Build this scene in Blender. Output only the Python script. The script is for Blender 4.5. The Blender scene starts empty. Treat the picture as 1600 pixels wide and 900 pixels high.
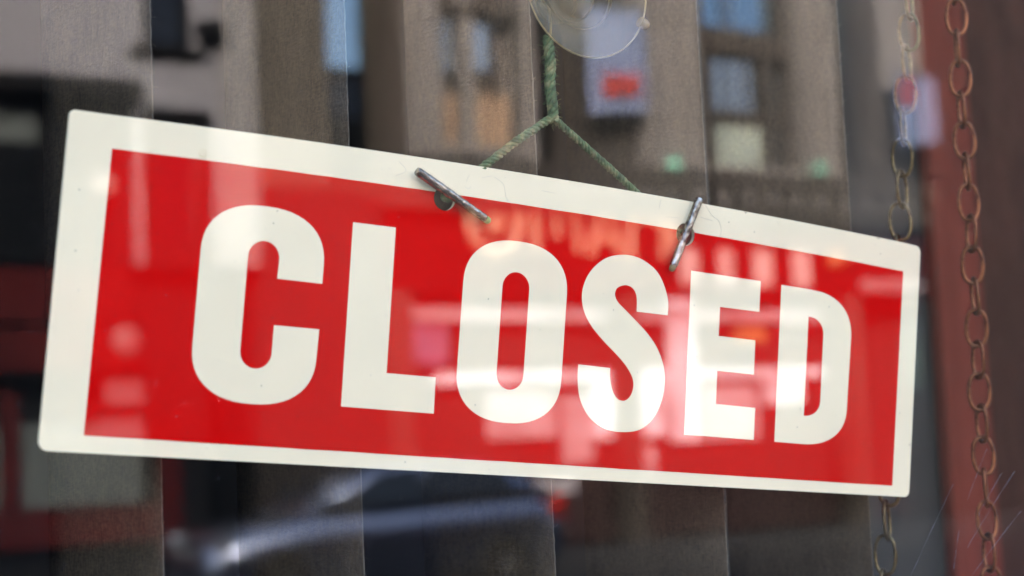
import bpy, bmesh, math, random
from mathutils import Vector, Matrix
random.seed(7)
SC = bpy.context.scene
COL = SC.collection

# ------------------------------------------------------------------ camera
CAM_POS = Vector((-0.32188, -0.49319, 1.45885))
cam_d = bpy.data.cameras.new('camera'); cam = bpy.data.objects.new('camera', cam_d); COL.objects.link(cam)
R = Matrix(((0.85617, -0.01169, -0.51657), (-0.51481, -0.10482, -0.85087), (-0.0442, 0.99442, -0.09576)))
# columns of R are the camera axes in the world
cam.matrix_world = Matrix.Translation(CAM_POS) @ R.to_4x4()
cam_d.sensor_width = 36.0; cam_d.lens = 36.0 * 2600 / 1600
cam_d.clip_start = 0.02; cam_d.clip_end = 500
cam_d.dof.use_dof = True; cam_d.dof.focus_distance = 0.605; cam_d.dof.aperture_fstop = 9.0
SC.camera = cam

# ------------------------------------------------------------------ world, sun, exposure
SUN_EL, SUN_AZ = math.radians(30), math.radians(-28)     # azimuth from +Y towards +X: the sun stands behind our own shop
W = bpy.data.worlds.new('World'); SC.world = W; W.use_nodes = True
nt = W.node_tree; bg = nt.nodes['Background']
sky = nt.nodes.new('ShaderNodeTexSky'); sky.sky_type = 'NISHITA'; sky.sun_disc = False
sky.sun_elevation = SUN_EL; sky.sun_rotation = SUN_AZ
sky.air_density = 0.7; sky.dust_density = 6.0; sky.ozone_density = 1.0
nt.links.new(sky.outputs[0], bg.inputs[0]); bg.inputs[1].default_value = 0.15
sd = bpy.data.lights.new('sun', 'SUN'); sd.energy = 2.0; sd.angle = math.radians(0.5); sd.color = (1, 0.94, 0.86)
sun = bpy.data.objects.new('sun', sd); COL.objects.link(sun)
sv = Vector((math.sin(SUN_AZ) * math.cos(SUN_EL), math.cos(SUN_AZ) * math.cos(SUN_EL), math.sin(SUN_EL)))
sun.rotation_euler = (-sv).to_track_quat('-Z', 'Y').to_euler()
sun.location = (0, 10, 12)
SC.view_settings.view_transform = 'Standard'; SC.view_settings.look = 'None'
SC.view_settings.gamma = 1.0; SC.view_settings.exposure = 4.08
SC.render.engine = 'CYCLES'
SC.cycles.max_bounces = 10; SC.cycles.transparent_max_bounces = 24; SC.cycles.glossy_bounces = 6
SC.cycles.transmission_bounces = 8; SC.cycles.caustics_reflective = False; SC.cycles.caustics_refractive = False
SC.cycles.sample_clamp_indirect = 6.0

# ------------------------------------------------------------------ helpers
def link(o, parent=None):
    COL.objects.link(o)
    if parent is not None: o.parent = parent
    return o
def tag(o, label=None, cat=None, group=None, kind=None):
    for k, v in (('label', label), ('category', cat), ('group', group), ('kind', kind)):
        if v: o[k] = v
    return o
def empty(name, loc, label, cat, group=None):
    o = bpy.data.objects.new(name, None); o.location = loc; o.empty_display_size = .05
    return tag(link(o), label, cat, group)
class MB:
    def __init__(s): s.v = []; s.f = []; s.sm = []
    def add(s, vs, fs, smooth=False):
        b = len(s.v); s.v += [tuple(v) for v in vs]
        for f in fs: s.f.append(tuple(b + i for i in f)); s.sm.append(smooth)
    def box(s, x0, x1, y0, y1, z0, z1):
        x0, x1 = sorted((x0, x1)); y0, y1 = sorted((y0, y1)); z0, z1 = sorted((z0, z1))
        s.add([(x0,y0,z0),(x1,y0,z0),(x1,y1,z0),(x0,y1,z0),(x0,y0,z1),(x1,y0,z1),(x1,y1,z1),(x0,y1,z1)],
              [(0,3,2,1),(4,5,6,7),(0,1,5,4),(1,2,6,5),(2,3,7,6),(3,0,4,7)]); return s
    def tube(s, pts, r, n=10, closed=False, cap=True):
        pts = [Vector(p) for p in pts]; m = len(pts)
        rr = r if isinstance(r, (list, tuple)) else [r] * m
        tans = []
        for i in range(m):
            a = pts[(i-1) % m] if (closed or i > 0) else pts[i]
            b = pts[(i+1) % m] if (closed or i < m-1) else pts[i]
            tans.append((b - a).normalized())
        t = tans[0]; u = t.orthogonal().normalized()
        if closed:
            c = sum(pts, Vector()) / m; nn = (pts[0]-c).cross(pts[m//4]-c).normalized(); u = nn
        rings = []
        for i in range(m):
            t = tans[i]
            u = (u - t * u.dot(t)).normalized(); w = t.cross(u)
            rings.append([pts[i] + (u*math.cos(2*math.pi*k/n) + w*math.sin(2*math.pi*k/n))*rr[i] for k in range(n)])
        vs = [v for ring in rings for v in ring]; fs = []
        for i in range(m if closed else m-1):
            j = (i+1) % m
            for k in range(n):
                l = (k+1) % n; fs.append((i*n+k, i*n+l, j*n+l, j*n+k))
        s.add(vs, fs, True)
        if cap and not closed:
            s.add(rings[0], [tuple(reversed(range(n)))]); s.add(rings[-1], [tuple(range(n))])
        return s
    def lathe(s, prof, c, axis='y', n=48, smooth=True):
        # prof: list of (radius, height along axis)
        vs = []; c = Vector(c)
        for r, h in prof:
            for k in range(n):
                a = 2*math.pi*k/n; p, q = r*math.cos(a), r*math.sin(a)
                vs.append(c + (Vector((p, h, q)) if axis == 'y' else Vector((p, q, h)) if axis == 'z' else Vector((h, p, q))))
        fs = []
        for i in range(len(prof)-1):
            for k in range(n):
                l = (k+1) % n; fs.append((i*n+k, i*n+l, (i+1)*n+l, (i+1)*n+k))
        s.add(vs, fs, smooth); return s
    def build(s, name, mat, parent=None):
        me = bpy.data.meshes.new(name); me.from_pydata(s.v, [], s.f); me.update()
        me.polygons.foreach_set('use_smooth', s.sm)
        bm = bmesh.new(); bm.from_mesh(me); bmesh.ops.recalc_face_normals(bm, faces=bm.faces); bm.to_mesh(me); bm.free()
        me.materials.append(mat)
        return link(bpy.data.objects.new(name, me), parent)
def flat_shape(name, loops, z0, z1, mat, parent, bevel=0.0):
    """A plate of the outline loops (holes included) between local z0 and z1."""
    cu = bpy.data.curves.new(name, 'CURVE'); cu.dimensions = '2D'; cu.fill_mode = 'BOTH'
    for lp in loops:
        sp = cu.splines.new('POLY'); sp.points.add(len(lp)-1)
        for p, (x, y) in zip(sp.points, lp): p.co = (x, y, 0, 1)
        sp.use_cyclic_u = True
    cu.extrude = (z1 - z0)/2 - bevel; cu.bevel_depth = bevel; cu.bevel_resolution = 1; cu.offset = -bevel
    tmp = bpy.data.objects.new('tmp', cu); COL.objects.link(tmp)
    bpy.context.view_layer.update()
    me = bpy.data.meshes.new_from_object(tmp.evaluated_get(bpy.context.evaluated_depsgraph_get()))
    bpy.data.objects.remove(tmp)
    for v in me.vertices: v.co.z += (z0 + z1)/2
    me.name = name; me.materials.clear(); me.materials.append(mat)
    return link(bpy.data.objects.new(name, me), parent)
def wall_cells(mb, x0, x1, z0, z1, holes, y0, y1):
    xs = sorted({x0, x1, *[h[0] for h in holes], *[h[1] for h in holes]})
    zs = sorted({z0, z1, *[h[2] for h in holes], *[h[3] for h in holes]})
    xs = [x for x in xs if x0 <= x <= x1]; zs = [z for z in zs if z0 <= z <= z1]
    for a, b in zip(xs, xs[1:]):
        for c, d in zip(zs, zs[1:]):
            if any(h[0] <= (a+b)/2 <= h[1] and h[2] <= (c+d)/2 <= h[3] for h in holes): continue
            mb.box(a, b, y0, y1, c, d)
    return mb

# ------------------------------------------------------------------ materials
def newmat(name):
    m = bpy.data.materials.new(name); m.use_nodes = True
    return m, m.node_tree, m.node_tree.nodes['Principled BSDF']
def N(nt, t, **kw):
    n = nt.nodes.new(t)
    for k, v in kw.items(): setattr(n, k, v)
    return n
def mat(name, col, rough=.6, metal=0.0, var=.0, scale=20., bump=0., bscale=None, spec=.5, col2=None, stretch=None, coat=0.):
    m, nt, b = newmat(name)
    b.inputs['Roughness'].default_value = rough; b.inputs['Metallic'].default_value = metal
    b.inputs['Specular IOR Level'].default_value = spec; b.inputs['Coat Weight'].default_value = coat
    b.inputs['Base Color'].default_value = (*col, 1)
    tc = N(nt, 'ShaderNodeTexCoord'); mp = N(nt, 'ShaderNodeMapping')
    nt.links.new(tc.outputs['Object'], mp.inputs[0])
    if stretch: mp.inputs['Scale'].default_value = stretch
    if var or col2:
        no = N(nt, 'ShaderNodeTexNoise'); no.inputs['Scale'].default_value = scale; no.inputs['Detail'].default_value = 6
        no.inputs['Roughness'].default_value = .65
        nt.links.new(mp.outputs[0], no.inputs['Vector'])
        rp = N(nt, 'ShaderNodeValToRGB')
        c2 = col2 or tuple(c*(1-var) for c in col); c1 = col if col2 else tuple(min(1, c*(1+var)) for c in col)
        rp.color_ramp.elements[0].position = .35; rp.color_ramp.elements[1].position = .65
        rp.color_ramp.elements[0].color = (*c2, 1); rp.color_ramp.elements[1].color = (*c1, 1)
        nt.links.new(no.outputs['Fac'], rp.inputs[0]); nt.links.new(rp.outputs[0], b.inputs['Base Color'])
    if bump:
        nb = N(nt, 'ShaderNodeTexNoise'); nb.inputs['Scale'].default_value = bscale or scale*3; nb.inputs['Detail'].default_value = 4
        nt.links.new(mp.outputs[0], nb.inputs['Vector'])
        bu = N(nt, 'ShaderNodeBump'); bu.inputs['Strength'].default_value = bump; bu.inputs['Distance'].default_value = .0006 if scale > 60 else .01
        nt.links.new(nb.outputs['Fac'], bu.inputs['Height']); nt.links.new(bu.outputs[0], b.inputs['Normal'])
    return m
def emis(name, col, s, base=(.08, .08, .08), stripes=None):
    m, nt, b = newmat(name)
    b.inputs['Base Color'].default_value = (*base, 1); b.inputs['Emission Color'].default_value = (*col, 1)
    b.inputs['Emission Strength'].default_value = s; b.inputs['Roughness'].default_value = .5
    tc = N(nt, 'ShaderNodeTexCoord'); no = N(nt, 'ShaderNodeTexNoise'); no.inputs['Scale'].default_value = 2.2
    no.inputs['Detail'].default_value = 3
    nt.links.new(tc.outputs['Object'], no.inputs['Vector'])
    mr = N(nt, 'ShaderNodeMapRange'); mr.inputs['From Min'].default_value = .3; mr.inputs['From Max'].default_value = .7
    mr.inputs['To Min'].default_value = s*.55; mr.inputs['To Max'].default_value = s*1.3
    nt.links.new(no.outputs['Fac'], mr.inputs['Value']); nt.links.new(mr.outputs[0], b.inputs['Emission Strength'])
    return m
def pane_mat(name, tint, refl, dark=(.004, .005, .006)):
    """Window glass of the houses opposite: sky reflection strengthened and tinted, over a dark room."""
    m, nt, b = newmat(name)
    b.inputs['Base Color'].default_value = (*dark, 1); b.inputs['Roughness'].default_value = .4; b.inputs['Specular IOR Level'].default_value = .05
    g = N(nt, 'ShaderNodeBsdfGlossy'); g.inputs['Color'].default_value = (*tint, 1); g.inputs['Roughness'].default_value = .04
    mx = N(nt, 'ShaderNodeMixShader'); mx.inputs[0].default_value = refl
    nt.links.new(b.outputs[0], mx.inputs[1]); nt.links.new(g.outputs[0], mx.inputs[2])
    nt.links.new(mx.outputs[0], nt.nodes['Material Output'].inputs[0])
    return m
def window_glass():
    m = bpy.data.materials.new('shop_glass'); m.use_nodes = True; nt = m.node_tree; nt.nodes.clear()
    out = N(nt, 'ShaderNodeOutputMaterial')
    ge = N(nt, 'ShaderNodeNewGeometry')
    dt = N(nt, 'ShaderNodeVectorMath', operation='DOT_PRODUCT')
    nt.links.new(ge.outputs['Incoming'], dt.inputs[0]); nt.links.new(ge.outputs['Normal'], dt.inputs[1])
    ab = N(nt, 'ShaderNodeMath', operation='ABSOLUTE'); nt.links.new(dt.outputs['Value'], ab.inputs[0])
    om = N(nt, 'ShaderNodeMath', operation='SUBTRACT'); om.inputs[0].default_value = 1; nt.links.new(ab.outputs[0], om.inputs[1])
    pw = N(nt, 'ShaderNodeMath', operation='POWER'); nt.links.new(om.outputs[0], pw.inputs[0]); pw.inputs[1].default_value = 5
    F0 = GLASS_F0
    ma = N(nt, 'ShaderNodeMath', operation='MULTIPLY_ADD'); nt.links.new(pw.outputs[0], ma.inputs[0])
    ma.inputs[1].default_value = 1-F0; ma.inputs[2].default_value = F0
    tr = N(nt, 'ShaderNodeBsdfTransparent'); tr.inputs[0].default_value = (.965, .975, .97, 1)
    gl = N(nt, 'ShaderNodeBsdfGlossy'); gl.inputs['Roughness'].default_value = 0
    mx = N(nt, 'ShaderNodeMixShader'); nt.links.new(ma.outputs[0], mx.inputs[0])
    nt.links.new(tr.outputs[0], mx.inputs[1]); nt.links.new(gl.outputs[0], mx.inputs[2])
    # dust: small specks in the plane of the pane
    tc = N(nt, 'ShaderNodeTexCoord'); sp = N(nt, 'ShaderNodeSeparateXYZ'); cb = N(nt, 'ShaderNodeCombineXYZ')
    nt.links.new(tc.outputs['Object'], sp.inputs[0]); nt.links.new(sp.outputs[0], cb.inputs[0]); nt.links.new(sp.outputs[2], cb.inputs[1])
    prev = None
    for scl, rad, thr in ((90, .016, .45), (41, .008, .3), (190, .026, .72)):
        vo = N(nt, 'ShaderNodeTexVoronoi'); vo.voronoi_dimensions = '2D'; vo.inputs['Scale'].default_value = scl
        nt.links.new(cb.outputs[0], vo.inputs['Vector'])
        sc = N(nt, 'ShaderNodeSeparateColor'); nt.links.new(vo.outputs['Color'], sc.inputs[0])
        gt = N(nt, 'ShaderNodeMath', operation='GREATER_THAN'); nt.links.new(sc.outputs[0], gt.inputs[0]); gt.inputs[1].default_value = thr
        ra = N(nt, 'ShaderNodeMath', operation='MULTIPLY'); nt.links.new(sc.outputs[1], ra.inputs[0]); ra.inputs[1].default_value = rad
        lt = N(nt, 'ShaderNodeMath', operation='LESS_THAN'); nt.links.new(vo.outputs['Distance'], lt.inputs[0]); nt.links.new(ra.outputs[0], lt.inputs[1])
        mu = N(nt, 'ShaderNodeMath', operation='MULTIPLY'); nt.links.new(gt.outputs[0], mu.inputs[0]); nt.links.new(lt.outputs[0], mu.inputs[1])
        if prev is None: prev = mu
        else:
            mm = N(nt, 'ShaderNodeMath', operation='MAXIMUM'); nt.links.new(prev.outputs[0], mm.inputs[0]); nt.links.new(mu.outputs[0], mm.inputs[1]); prev = mm
    df = N(nt, 'ShaderNodeBsdfDiffuse'); df.inputs[0].default_value = (.7, .68, .64, 1)
    fr = N(nt, 'ShaderNodeMath', operation='LESS_THAN'); nt.links.new(sp.outputs[1], fr.inputs[0]); fr.inputs[1].default_value = -.003
    pf = N(nt, 'ShaderNodeMath', operation='MULTIPLY'); nt.links.new(prev.outputs[0], pf.inputs[0]); nt.links.new(fr.outputs[0], pf.inputs[1])
    sm = N(nt, 'ShaderNodeMath', operation='MULTIPLY'); nt.links.new(pf.outputs[0], sm.inputs[0]); sm.inputs[1].default_value = .32
    # a thin uneven film of dirt
    no = N(nt, 'ShaderNodeTexNoise'); no.inputs['Scale'].default_value = 9; no.inputs['Detail'].default_value = 8
    nt.links.new(cb.outputs[0], no.inputs['Vector'])
    mr = N(nt, 'ShaderNodeMapRange'); mr.inputs['From Min'].default_value = .4; mr.inputs['From Max'].default_value = .8
    mr.inputs['To Min'].default_value = .0001; mr.inputs['To Max'].default_value = .0018
    nt.links.new(no.outputs['Fac'], mr.inputs['Value'])
    ad = N(nt, 'ShaderNodeMath', operation='ADD'); nt.links.new(sm.outputs[0], ad.inputs[0]); nt.links.new(mr.outputs[0], ad.inputs[1])
    m2 = N(nt, 'ShaderNodeMixShader'); nt.links.new(ad.outputs[0], m2.inputs[0])
    nt.links.new(mx.outputs[0], m2.inputs[1]); nt.links.new(df.outputs[0], m2.inputs[2])
    nt.links.new(m2.outputs[0], out.inputs[0])
    return m
GLASS_F0 = 0.023

def plastic(name, col, scuff):
    m, nt, b = newmat(name)
    b.inputs['Roughness'].default_value = .38; b.inputs['Specular IOR Level'].default_value = .03
    tc = N(nt, 'ShaderNodeTexCoord')
    n1 = N(nt, 'ShaderNodeTexNoise'); n1.inputs['Scale'].default_value = 14; n1.inputs['Detail'].default_value = 5
    n2 = N(nt, 'ShaderNodeTexNoise'); n2.inputs['Scale'].default_value = 420; n2.inputs['Detail'].default_value = 3
    for n in (n1, n2): nt.links.new(tc.outputs['Object'], n.inputs['Vector'])
    r1 = N(nt, 'ShaderNodeValToRGB'); e = r1.color_ramp.elements
    e[0].position = .3; e[1].position = .7
    e[0].color = (*[c*.93 for c in col], 1); e[1].color = (*[min(1, c*1.02) for c in col], 1)
    nt.links.new(n1.outputs['Fac'], r1.inputs[0])
    # tiny dark marks
    vo = N(nt, 'ShaderNodeTexVoronoi'); vo.inputs['Scale'].default_value = 75; vo.voronoi_dimensions = '2D'
    nt.links.new(tc.outputs['Object'], vo.inputs['Vector'])
    sc = N(nt, 'ShaderNodeSeparateColor'); nt.links.new(vo.outputs['Color'], sc.inputs[0])
    gt = N(nt, 'ShaderNodeMath', operation='GREATER_THAN'); nt.links.new(sc.outputs[0], gt.inputs[0]); gt.inputs[1].default_value = .72
    lt = N(nt, 'ShaderNodeMath', operation='LESS_THAN'); nt.links.new(vo.outputs['Distance'], lt.inputs[0]); lt.inputs[1].default_value = .022
    mu = N(nt, 'ShaderNodeMath', operation='MULTIPLY'); nt.links.new(gt.outputs[0], mu.inputs[0]); nt.links.new(lt.outputs[0], mu.inputs[1])
    mu2 = N(nt, 'ShaderNodeMath', operation='MULTIPLY'); nt.links.new(mu.outputs[0], mu2.inputs[0]); mu2.inputs[1].default_value = .6
    mc = N(nt, 'ShaderNodeMixRGB'); nt.links.new(mu2.outputs[0], mc.inputs[0]); nt.links.new(r1.outputs[0], mc.inputs[1]); mc.inputs[2].default_value = (*scuff, 1)
    nt.links.new(mc.outputs[0], b.inputs['Base Color'])
    bu = N(nt, 'ShaderNodeBump'); bu.inputs['Strength'].default_value = .06; bu.inputs['Distance'].default_value = .0003
    nt.links.new(n2.outputs['Fac'], bu.inputs['Height']); nt.links.new(bu.outputs[0], b.inputs['Normal'])
    return m

M = dict(
    cream=plastic('cream_plastic', (.88, .735, .475), (.25, .2, .13)),
    red=plastic('red_ink', (.60, .0008, .0008), (.25, .02, .02)),
    hole_edge=mat('cut_plastic', (.7, .68, .6), .3),
    steel=mat('glinting_steel', (.42, .40, .35), .17, 1.0, col2=(.035, .03, .025), scale=420, bump=1.0, bscale=520),  # light and dark mottle paints glints into the metal
    brass=mat('antique_brass', (.20, .14, .065), .34, .95, col2=(.035, .024, .013), scale=180, bump=.2, bscale=500),
    rust=mat('coppery_iron', (.34, .115, .045), .40, .85, col2=(.08, .024, .011), scale=160, bump=.35, bscale=500),
    wire=mat('gilt_wire', (.62, .45, .2), .3, .9, var=.2, scale=200),
    black=mat('black_paint', (.005, .005, .006), .5, spec=.12),
    room=mat('dark_room_paint', (.02, .018, .018), .9, var=.3, scale=2),
    greyboard=mat('dim_grey_board', (.032, .032, .026), .8, var=.2, scale=9),
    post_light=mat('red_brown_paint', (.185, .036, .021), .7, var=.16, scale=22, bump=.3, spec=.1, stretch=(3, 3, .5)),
    post_shade=mat('shaded_brown_paint', (.056, .020, .013), .8, var=.28, scale=16, bump=.3, spec=.08, stretch=(2, 2, .7)),  # darker copy of the post paint, shade of the set-back face in its colour
    outer_paint=mat('maroon_shopfront_paint', (.12, .03, .025), .45, var=.15, scale=6),
    asphalt=mat('asphalt', (.03, .03, .033), .9, var=.25, scale=40, bump=.3),
    pave=mat('paving_stone', (.10, .095, .09), .85, var=.2, scale=6, bump=.2),
    white_render=mat('white_render', (.25, .243, .27), .85, var=.06, scale=1.2, bump=.1),
    pale_brick=mat('pale_brick', (.25, .238, .24), .85, var=.14, scale=2.5, stretch=(1, 1, 5)),
    stone=mat('brown_stone', (.055, .046, .040), .9, var=.22, scale=1.4, bump=.3, stretch=(1.2, 1.2, .6)),
    stone_pale=mat('pale_stone', (.23, .206, .196), .9, var=.15, scale=1.6, bump=.3, stretch=(1.5, 1.5, .5)),
    stone_dim=mat('dark_stone', (.06, .048, .04), .9, var=.25, scale=1.6),  # darker tone of the brown stone
    brown_brick=mat('brown_brick', (.075, .062, .048), .9, var=.2, scale=1.5),
    brown_pane=mat('brown_curtained_pane', (.10, .075, .06), .5, var=.5, scale=2.5, stretch=(4, 1, .6)),
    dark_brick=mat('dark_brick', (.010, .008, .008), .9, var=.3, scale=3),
    blue_grey=mat('blue_grey_render', (.16, .22, .27), .8, var=.4, scale=2.5, col2=(.05, .10, .07)),
    red_paint=mat('shaded_red_paint', (.05, .0012, .0012), .6, var=.2, spec=.15, scale=3),  # red paint with the shade at street level darkened into it
    grey_panel=mat('grey_fluted_panel', (.085, .10, .098), .6, var=.12, scale=6, stretch=(8, 1, .2)),
    dark_green=mat('dark_green_tint', (.02, .03, .028), .4),
    curtain=mat('peach_curtain', (.42, .27, .17), .9, var=.15, scale=2, stretch=(5, 1, .3)),
    net=mat('pale_net_curtain', (.38, .43, .38), .9, var=.3, scale=3, stretch=(5, 1, .6)),
    banner=mat('pale_blue_banner_cloth', (.21, .26, .43), .8, var=.05, scale=2),
    banner_red=mat('red_banner_print', (.50, .04, .03), .8),
    pane_blue=pane_mat('blue_sky_pane', (.50, .76, 1.0), 1.0),  # blue of the mirrored sky is put into the tint
    pane_pale=pane_mat('pale_sky_pane', (.85, .93, 1.0), .9),
    pane_dark=pane_mat('dark_pane', (.5, .62, .85), .05),
    car_paint=mat('slate_blue_car_paint', (.42, .50, .70), .30, 1.0, coat=.8),
    car_glass=pane_mat('car_glass', (.5, .6, .7), .12),
    rubber=mat('tyre_rubber', (.02, .02, .02), .85),
    alloy=mat('alloy_wheel', (.5, .5, .52), .35, .8),
    taillight=mat('red_lens', (.7, .03, .02), .25),
    headlight=mat('clear_lens', (.22, .24, .28), .3),
)
GL = window_glass()

# ------------------------------------------------------------------ the setting: street
tag(MB().box(-90, 110, -120, 60, -.30, -.13).build('ground', M['asphalt']), kind='structure')
tag(MB().box(-80, 100, -17.6, -3.0, -.126, -.10).build('road', M['asphalt']), kind='structure')
tag(MB().box(-80, 100, -3.0, -.30, -.126, 0).build('near_pavement', M['pave']), kind='structure')
tag(MB().box(-80, 100, -20.0, -17.6, -.126, 0).build('far_pavement', M['asphalt']), kind='structure')  # dark asphalt colour stands in for shadow on this pavement

# ------------------------------------------------------------------ our own shop: room shell and front wall
rm = MB()
rm.box(-3.2, 2.6, -.02, 4.2, 2.95, 3.15); rm.box(-3.2, 2.6, .0, 4.2, -.05, 0.02)
rm.box(-3.2, -3.05, .10, 4.2, .02, 2.95); rm.box(2.45, 2.6, .10, 4.2, .02, 2.95); rm.box(-3.05, 2.45, 4.05, 4.2, .02, 2.95)
tag(rm.build('shop_room', M['room']), kind='structure')
fw = wall_cells(MB(), -30, 45, -.1, 10.7, [(-2.9, 1.45, .30, 2.85)], -.30, .10)
fw.box(-30, 45, .11, 8, 3.3, 10.6)  # unseen upper block, height shaped to throw shade over the road
tag(fw.build('shop_building', M['outer_paint']), 'maroon painted front of our own shop around the display window', 'building')
gp = MB().box(-2.90, 1.45, -.006, 0, .30, 2.85).build('window_pane', GL)
tag(gp, 'dusty plate glass pane in front of the closed sign', 'window pane')
# scratches in the glass at the lower right
SCR = [((.1483, 1.3985), (.1775, 1.4365)), ((.1800, 1.3960), (.2150, 1.4235)), ((.1830, 1.4110), (.2130, 1.4400)), ((.1905, 1.4235), (.2060, 1.4400)), ((.1745, 1.4030), (.1790, 1.4180)), ((.1850, 1.4300), (.1980, 1.4500))]

# red-brown post and boards added inside, in place of a pier mirrored in the pane
post = empty('stand_in_post', (1.0, .60, .02), 'red brown post added in place of a mirrored pier, behind the right hand chain', 'post')
def under(mb, name, m, par):
    o = mb.build(name, m); o.parent = par
    o.matrix_parent_inverse = Matrix.Translation(-par.location); return o
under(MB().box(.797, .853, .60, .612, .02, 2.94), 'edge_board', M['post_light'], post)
under(MB().box(.854, 1.60, .604, .616, .02, 2.94), 'face_board', M['post_shade'], post)
tag(MB().box(.45, .80, .618, .64, .02, 2.94).build('dim_room_board', M['greyboard']), 'grey board added for the dim room between the blind and the brown post', 'partition')  # added board, its grey stands for the dim room behind

# ------------------------------------------------------------------ blind slats
def slat_mat():
    m, nt, b = newmat('taupe_slat_fabric')
    b.inputs['Roughness'].default_value = .85; b.inputs['Specular IOR Level'].default_value = .2
    tc = N(nt, 'ShaderNodeTexCoord')
    def noise(scale, st, det=4):
        mp = N(nt, 'ShaderNodeMapping'); mp.inputs['Scale'].default_value = st
        n = N(nt, 'ShaderNodeTexNoise'); n.inputs['Scale'].default_value = scale; n.inputs['Detail'].default_value = det
        nt.links.new(tc.outputs['Object'], mp.inputs[0]); nt.links.new(mp.outputs[0], n.inputs['Vector']); return n
    a = noise(1500, (1, 1, .20)); c = noise(1200, (.4, .4, 1)); d = noise(26, (1, 1, .6), 5); g = noise(220, (1, 1, .3), 3)
    s1 = N(nt, 'ShaderNodeMath', operation='ADD'); nt.links.new(a.outputs[0], s1.inputs[0]); nt.links.new(c.outputs[0], s1.inputs[1])
    s2 = N(nt, 'ShaderNodeMath', operation='MULTIPLY_ADD'); nt.links.new(d.outputs[0], s2.inputs[0]); s2.inputs[1].default_value = .8; nt.links.new(s1.outputs[0], s2.inputs[2])
    s3 = N(nt, 'ShaderNodeMath', operation='MULTIPLY_ADD'); nt.links.new(g.outputs[0], s3.inputs[0]); s3.inputs[1].default_value = .5; nt.links.new(s2.outputs[0], s3.inputs[2])
    r = N(nt, 'ShaderNodeValToRGB'); e = r.color_ramp.elements; e[0].position = .50; e[1].position = .78
    dv = N(nt, 'ShaderNodeMath', operation='DIVIDE'); nt.links.new(s3.outputs[0], dv.inputs[0]); dv.inputs[1].default_value = 2.5
    e[0].position = .46; e[1].position = .80
    k = SLAT_K
    e[0].color = (.11*k, .075*k, .042*k, 1); e[1].color = (.46*k, .315*k, .18*k, 1)
    nt.links.new(dv.outputs[0], r.inputs[0]); nt.links.new(r.outputs[0], b.inputs['Base Color'])
    bu = N(nt, 'ShaderNodeBump'); bu.inputs['Strength'].default_value = .5; bu.inputs['Distance'].default_value = .0004
    nt.links.new(s1.outputs[0], bu.inputs['Height']); nt.links.new(bu.outputs[0], b.inputs['Normal'])
    return m
SLAT_K = 0.21
SLM = slat_mat()
SLE = mat('slat_selvedge', (.12, .095, .065), .8, var=.3, scale=300)
SL = [(-.2160, 78, 'taupe fabric slat of the blind, outermost on the left beyond the sign'), (-.1384, 78, 'taupe blind slat behind the left end of the sign, under its corner'),
      (-.0664, 77, 'taupe blind slat above and below the letter C and L gap'), (.0120, 78, 'taupe blind slat just left of the green cord'),
      (.0927, 76, 'taupe blind slat behind the suction cup and red banner reflection'), (.1693, 76, 'taupe blind slat above the letter D, last before the chains')]
for i, (x, al, lab) in enumerate(SL):
    a = math.radians(al); w = .075; dx, dy = -math.cos(a), math.sin(a)
    nx, ny = dy, -dx      # slat normal
    root = empty('blind_slat', (x, .035, .45), lab, 'blind slat', 'vertical blind slats behind the sign')
    mb = MB(); nz, nu = 60, 6; vs = []; t = .0004
    ph = random.uniform(0, 6)
    for side in (-1, 1):
        for j in range(nz+1):
            z = j/nz*2.4
            for k in range(nu+1):
                u = k/nu*w; cur = .0012*math.sin(math.pi*k/nu) + .0006*math.sin(z*5+ph)*k/nu
                vs.append((dx*u + nx*(cur+side*t), dy*u + ny*(cur+side*t), z))
    fs = []; off = (nz+1)*(nu+1)
    for s in (0, 1):
        for j in range(nz):
            for k in range(nu):
                q = (s*off+j*(nu+1)+k, s*off+j*(nu+1)+k+1, s*off+(j+1)*(nu+1)+k+1, s*off+(j+1)*(nu+1)+k)
                fs.append(q if s else q[::-1])
    for j in range(nz):
        for k in (0, nu): 
            p = j*(nu+1)+k; fs.append((p, p+nu+1, off+p+nu+1, off+p))
    mb.add(vs, fs, True); mb.build('fabric', SLM, root)
    # frayed front selvedge: one wavering thread with a few loose fibres
    ed = MB(); pts = []; rr = []
    for j in range(1200):
        z = j*.002; pts.append((random.uniform(-.0001, .0001), -.0002 + random.uniform(-.0001, .0001), z)); rr.append(random.uniform(.00014, .00030))
    ed.tube(pts, rr, 5)
    for _ in range(90):
        z = random.uniform(.7, 1.5); L = random.uniform(.0006, .0022); g = random.uniform(-1, 1)
        ed.tube([(0, 0, z), (L*.6, -.0002, z+.0004*g), (L, random.uniform(-.0004, .0002), z+.0012*g)], .00008, 3, cap=False)
    ed.build('selvedge', SLE, root)

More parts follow.
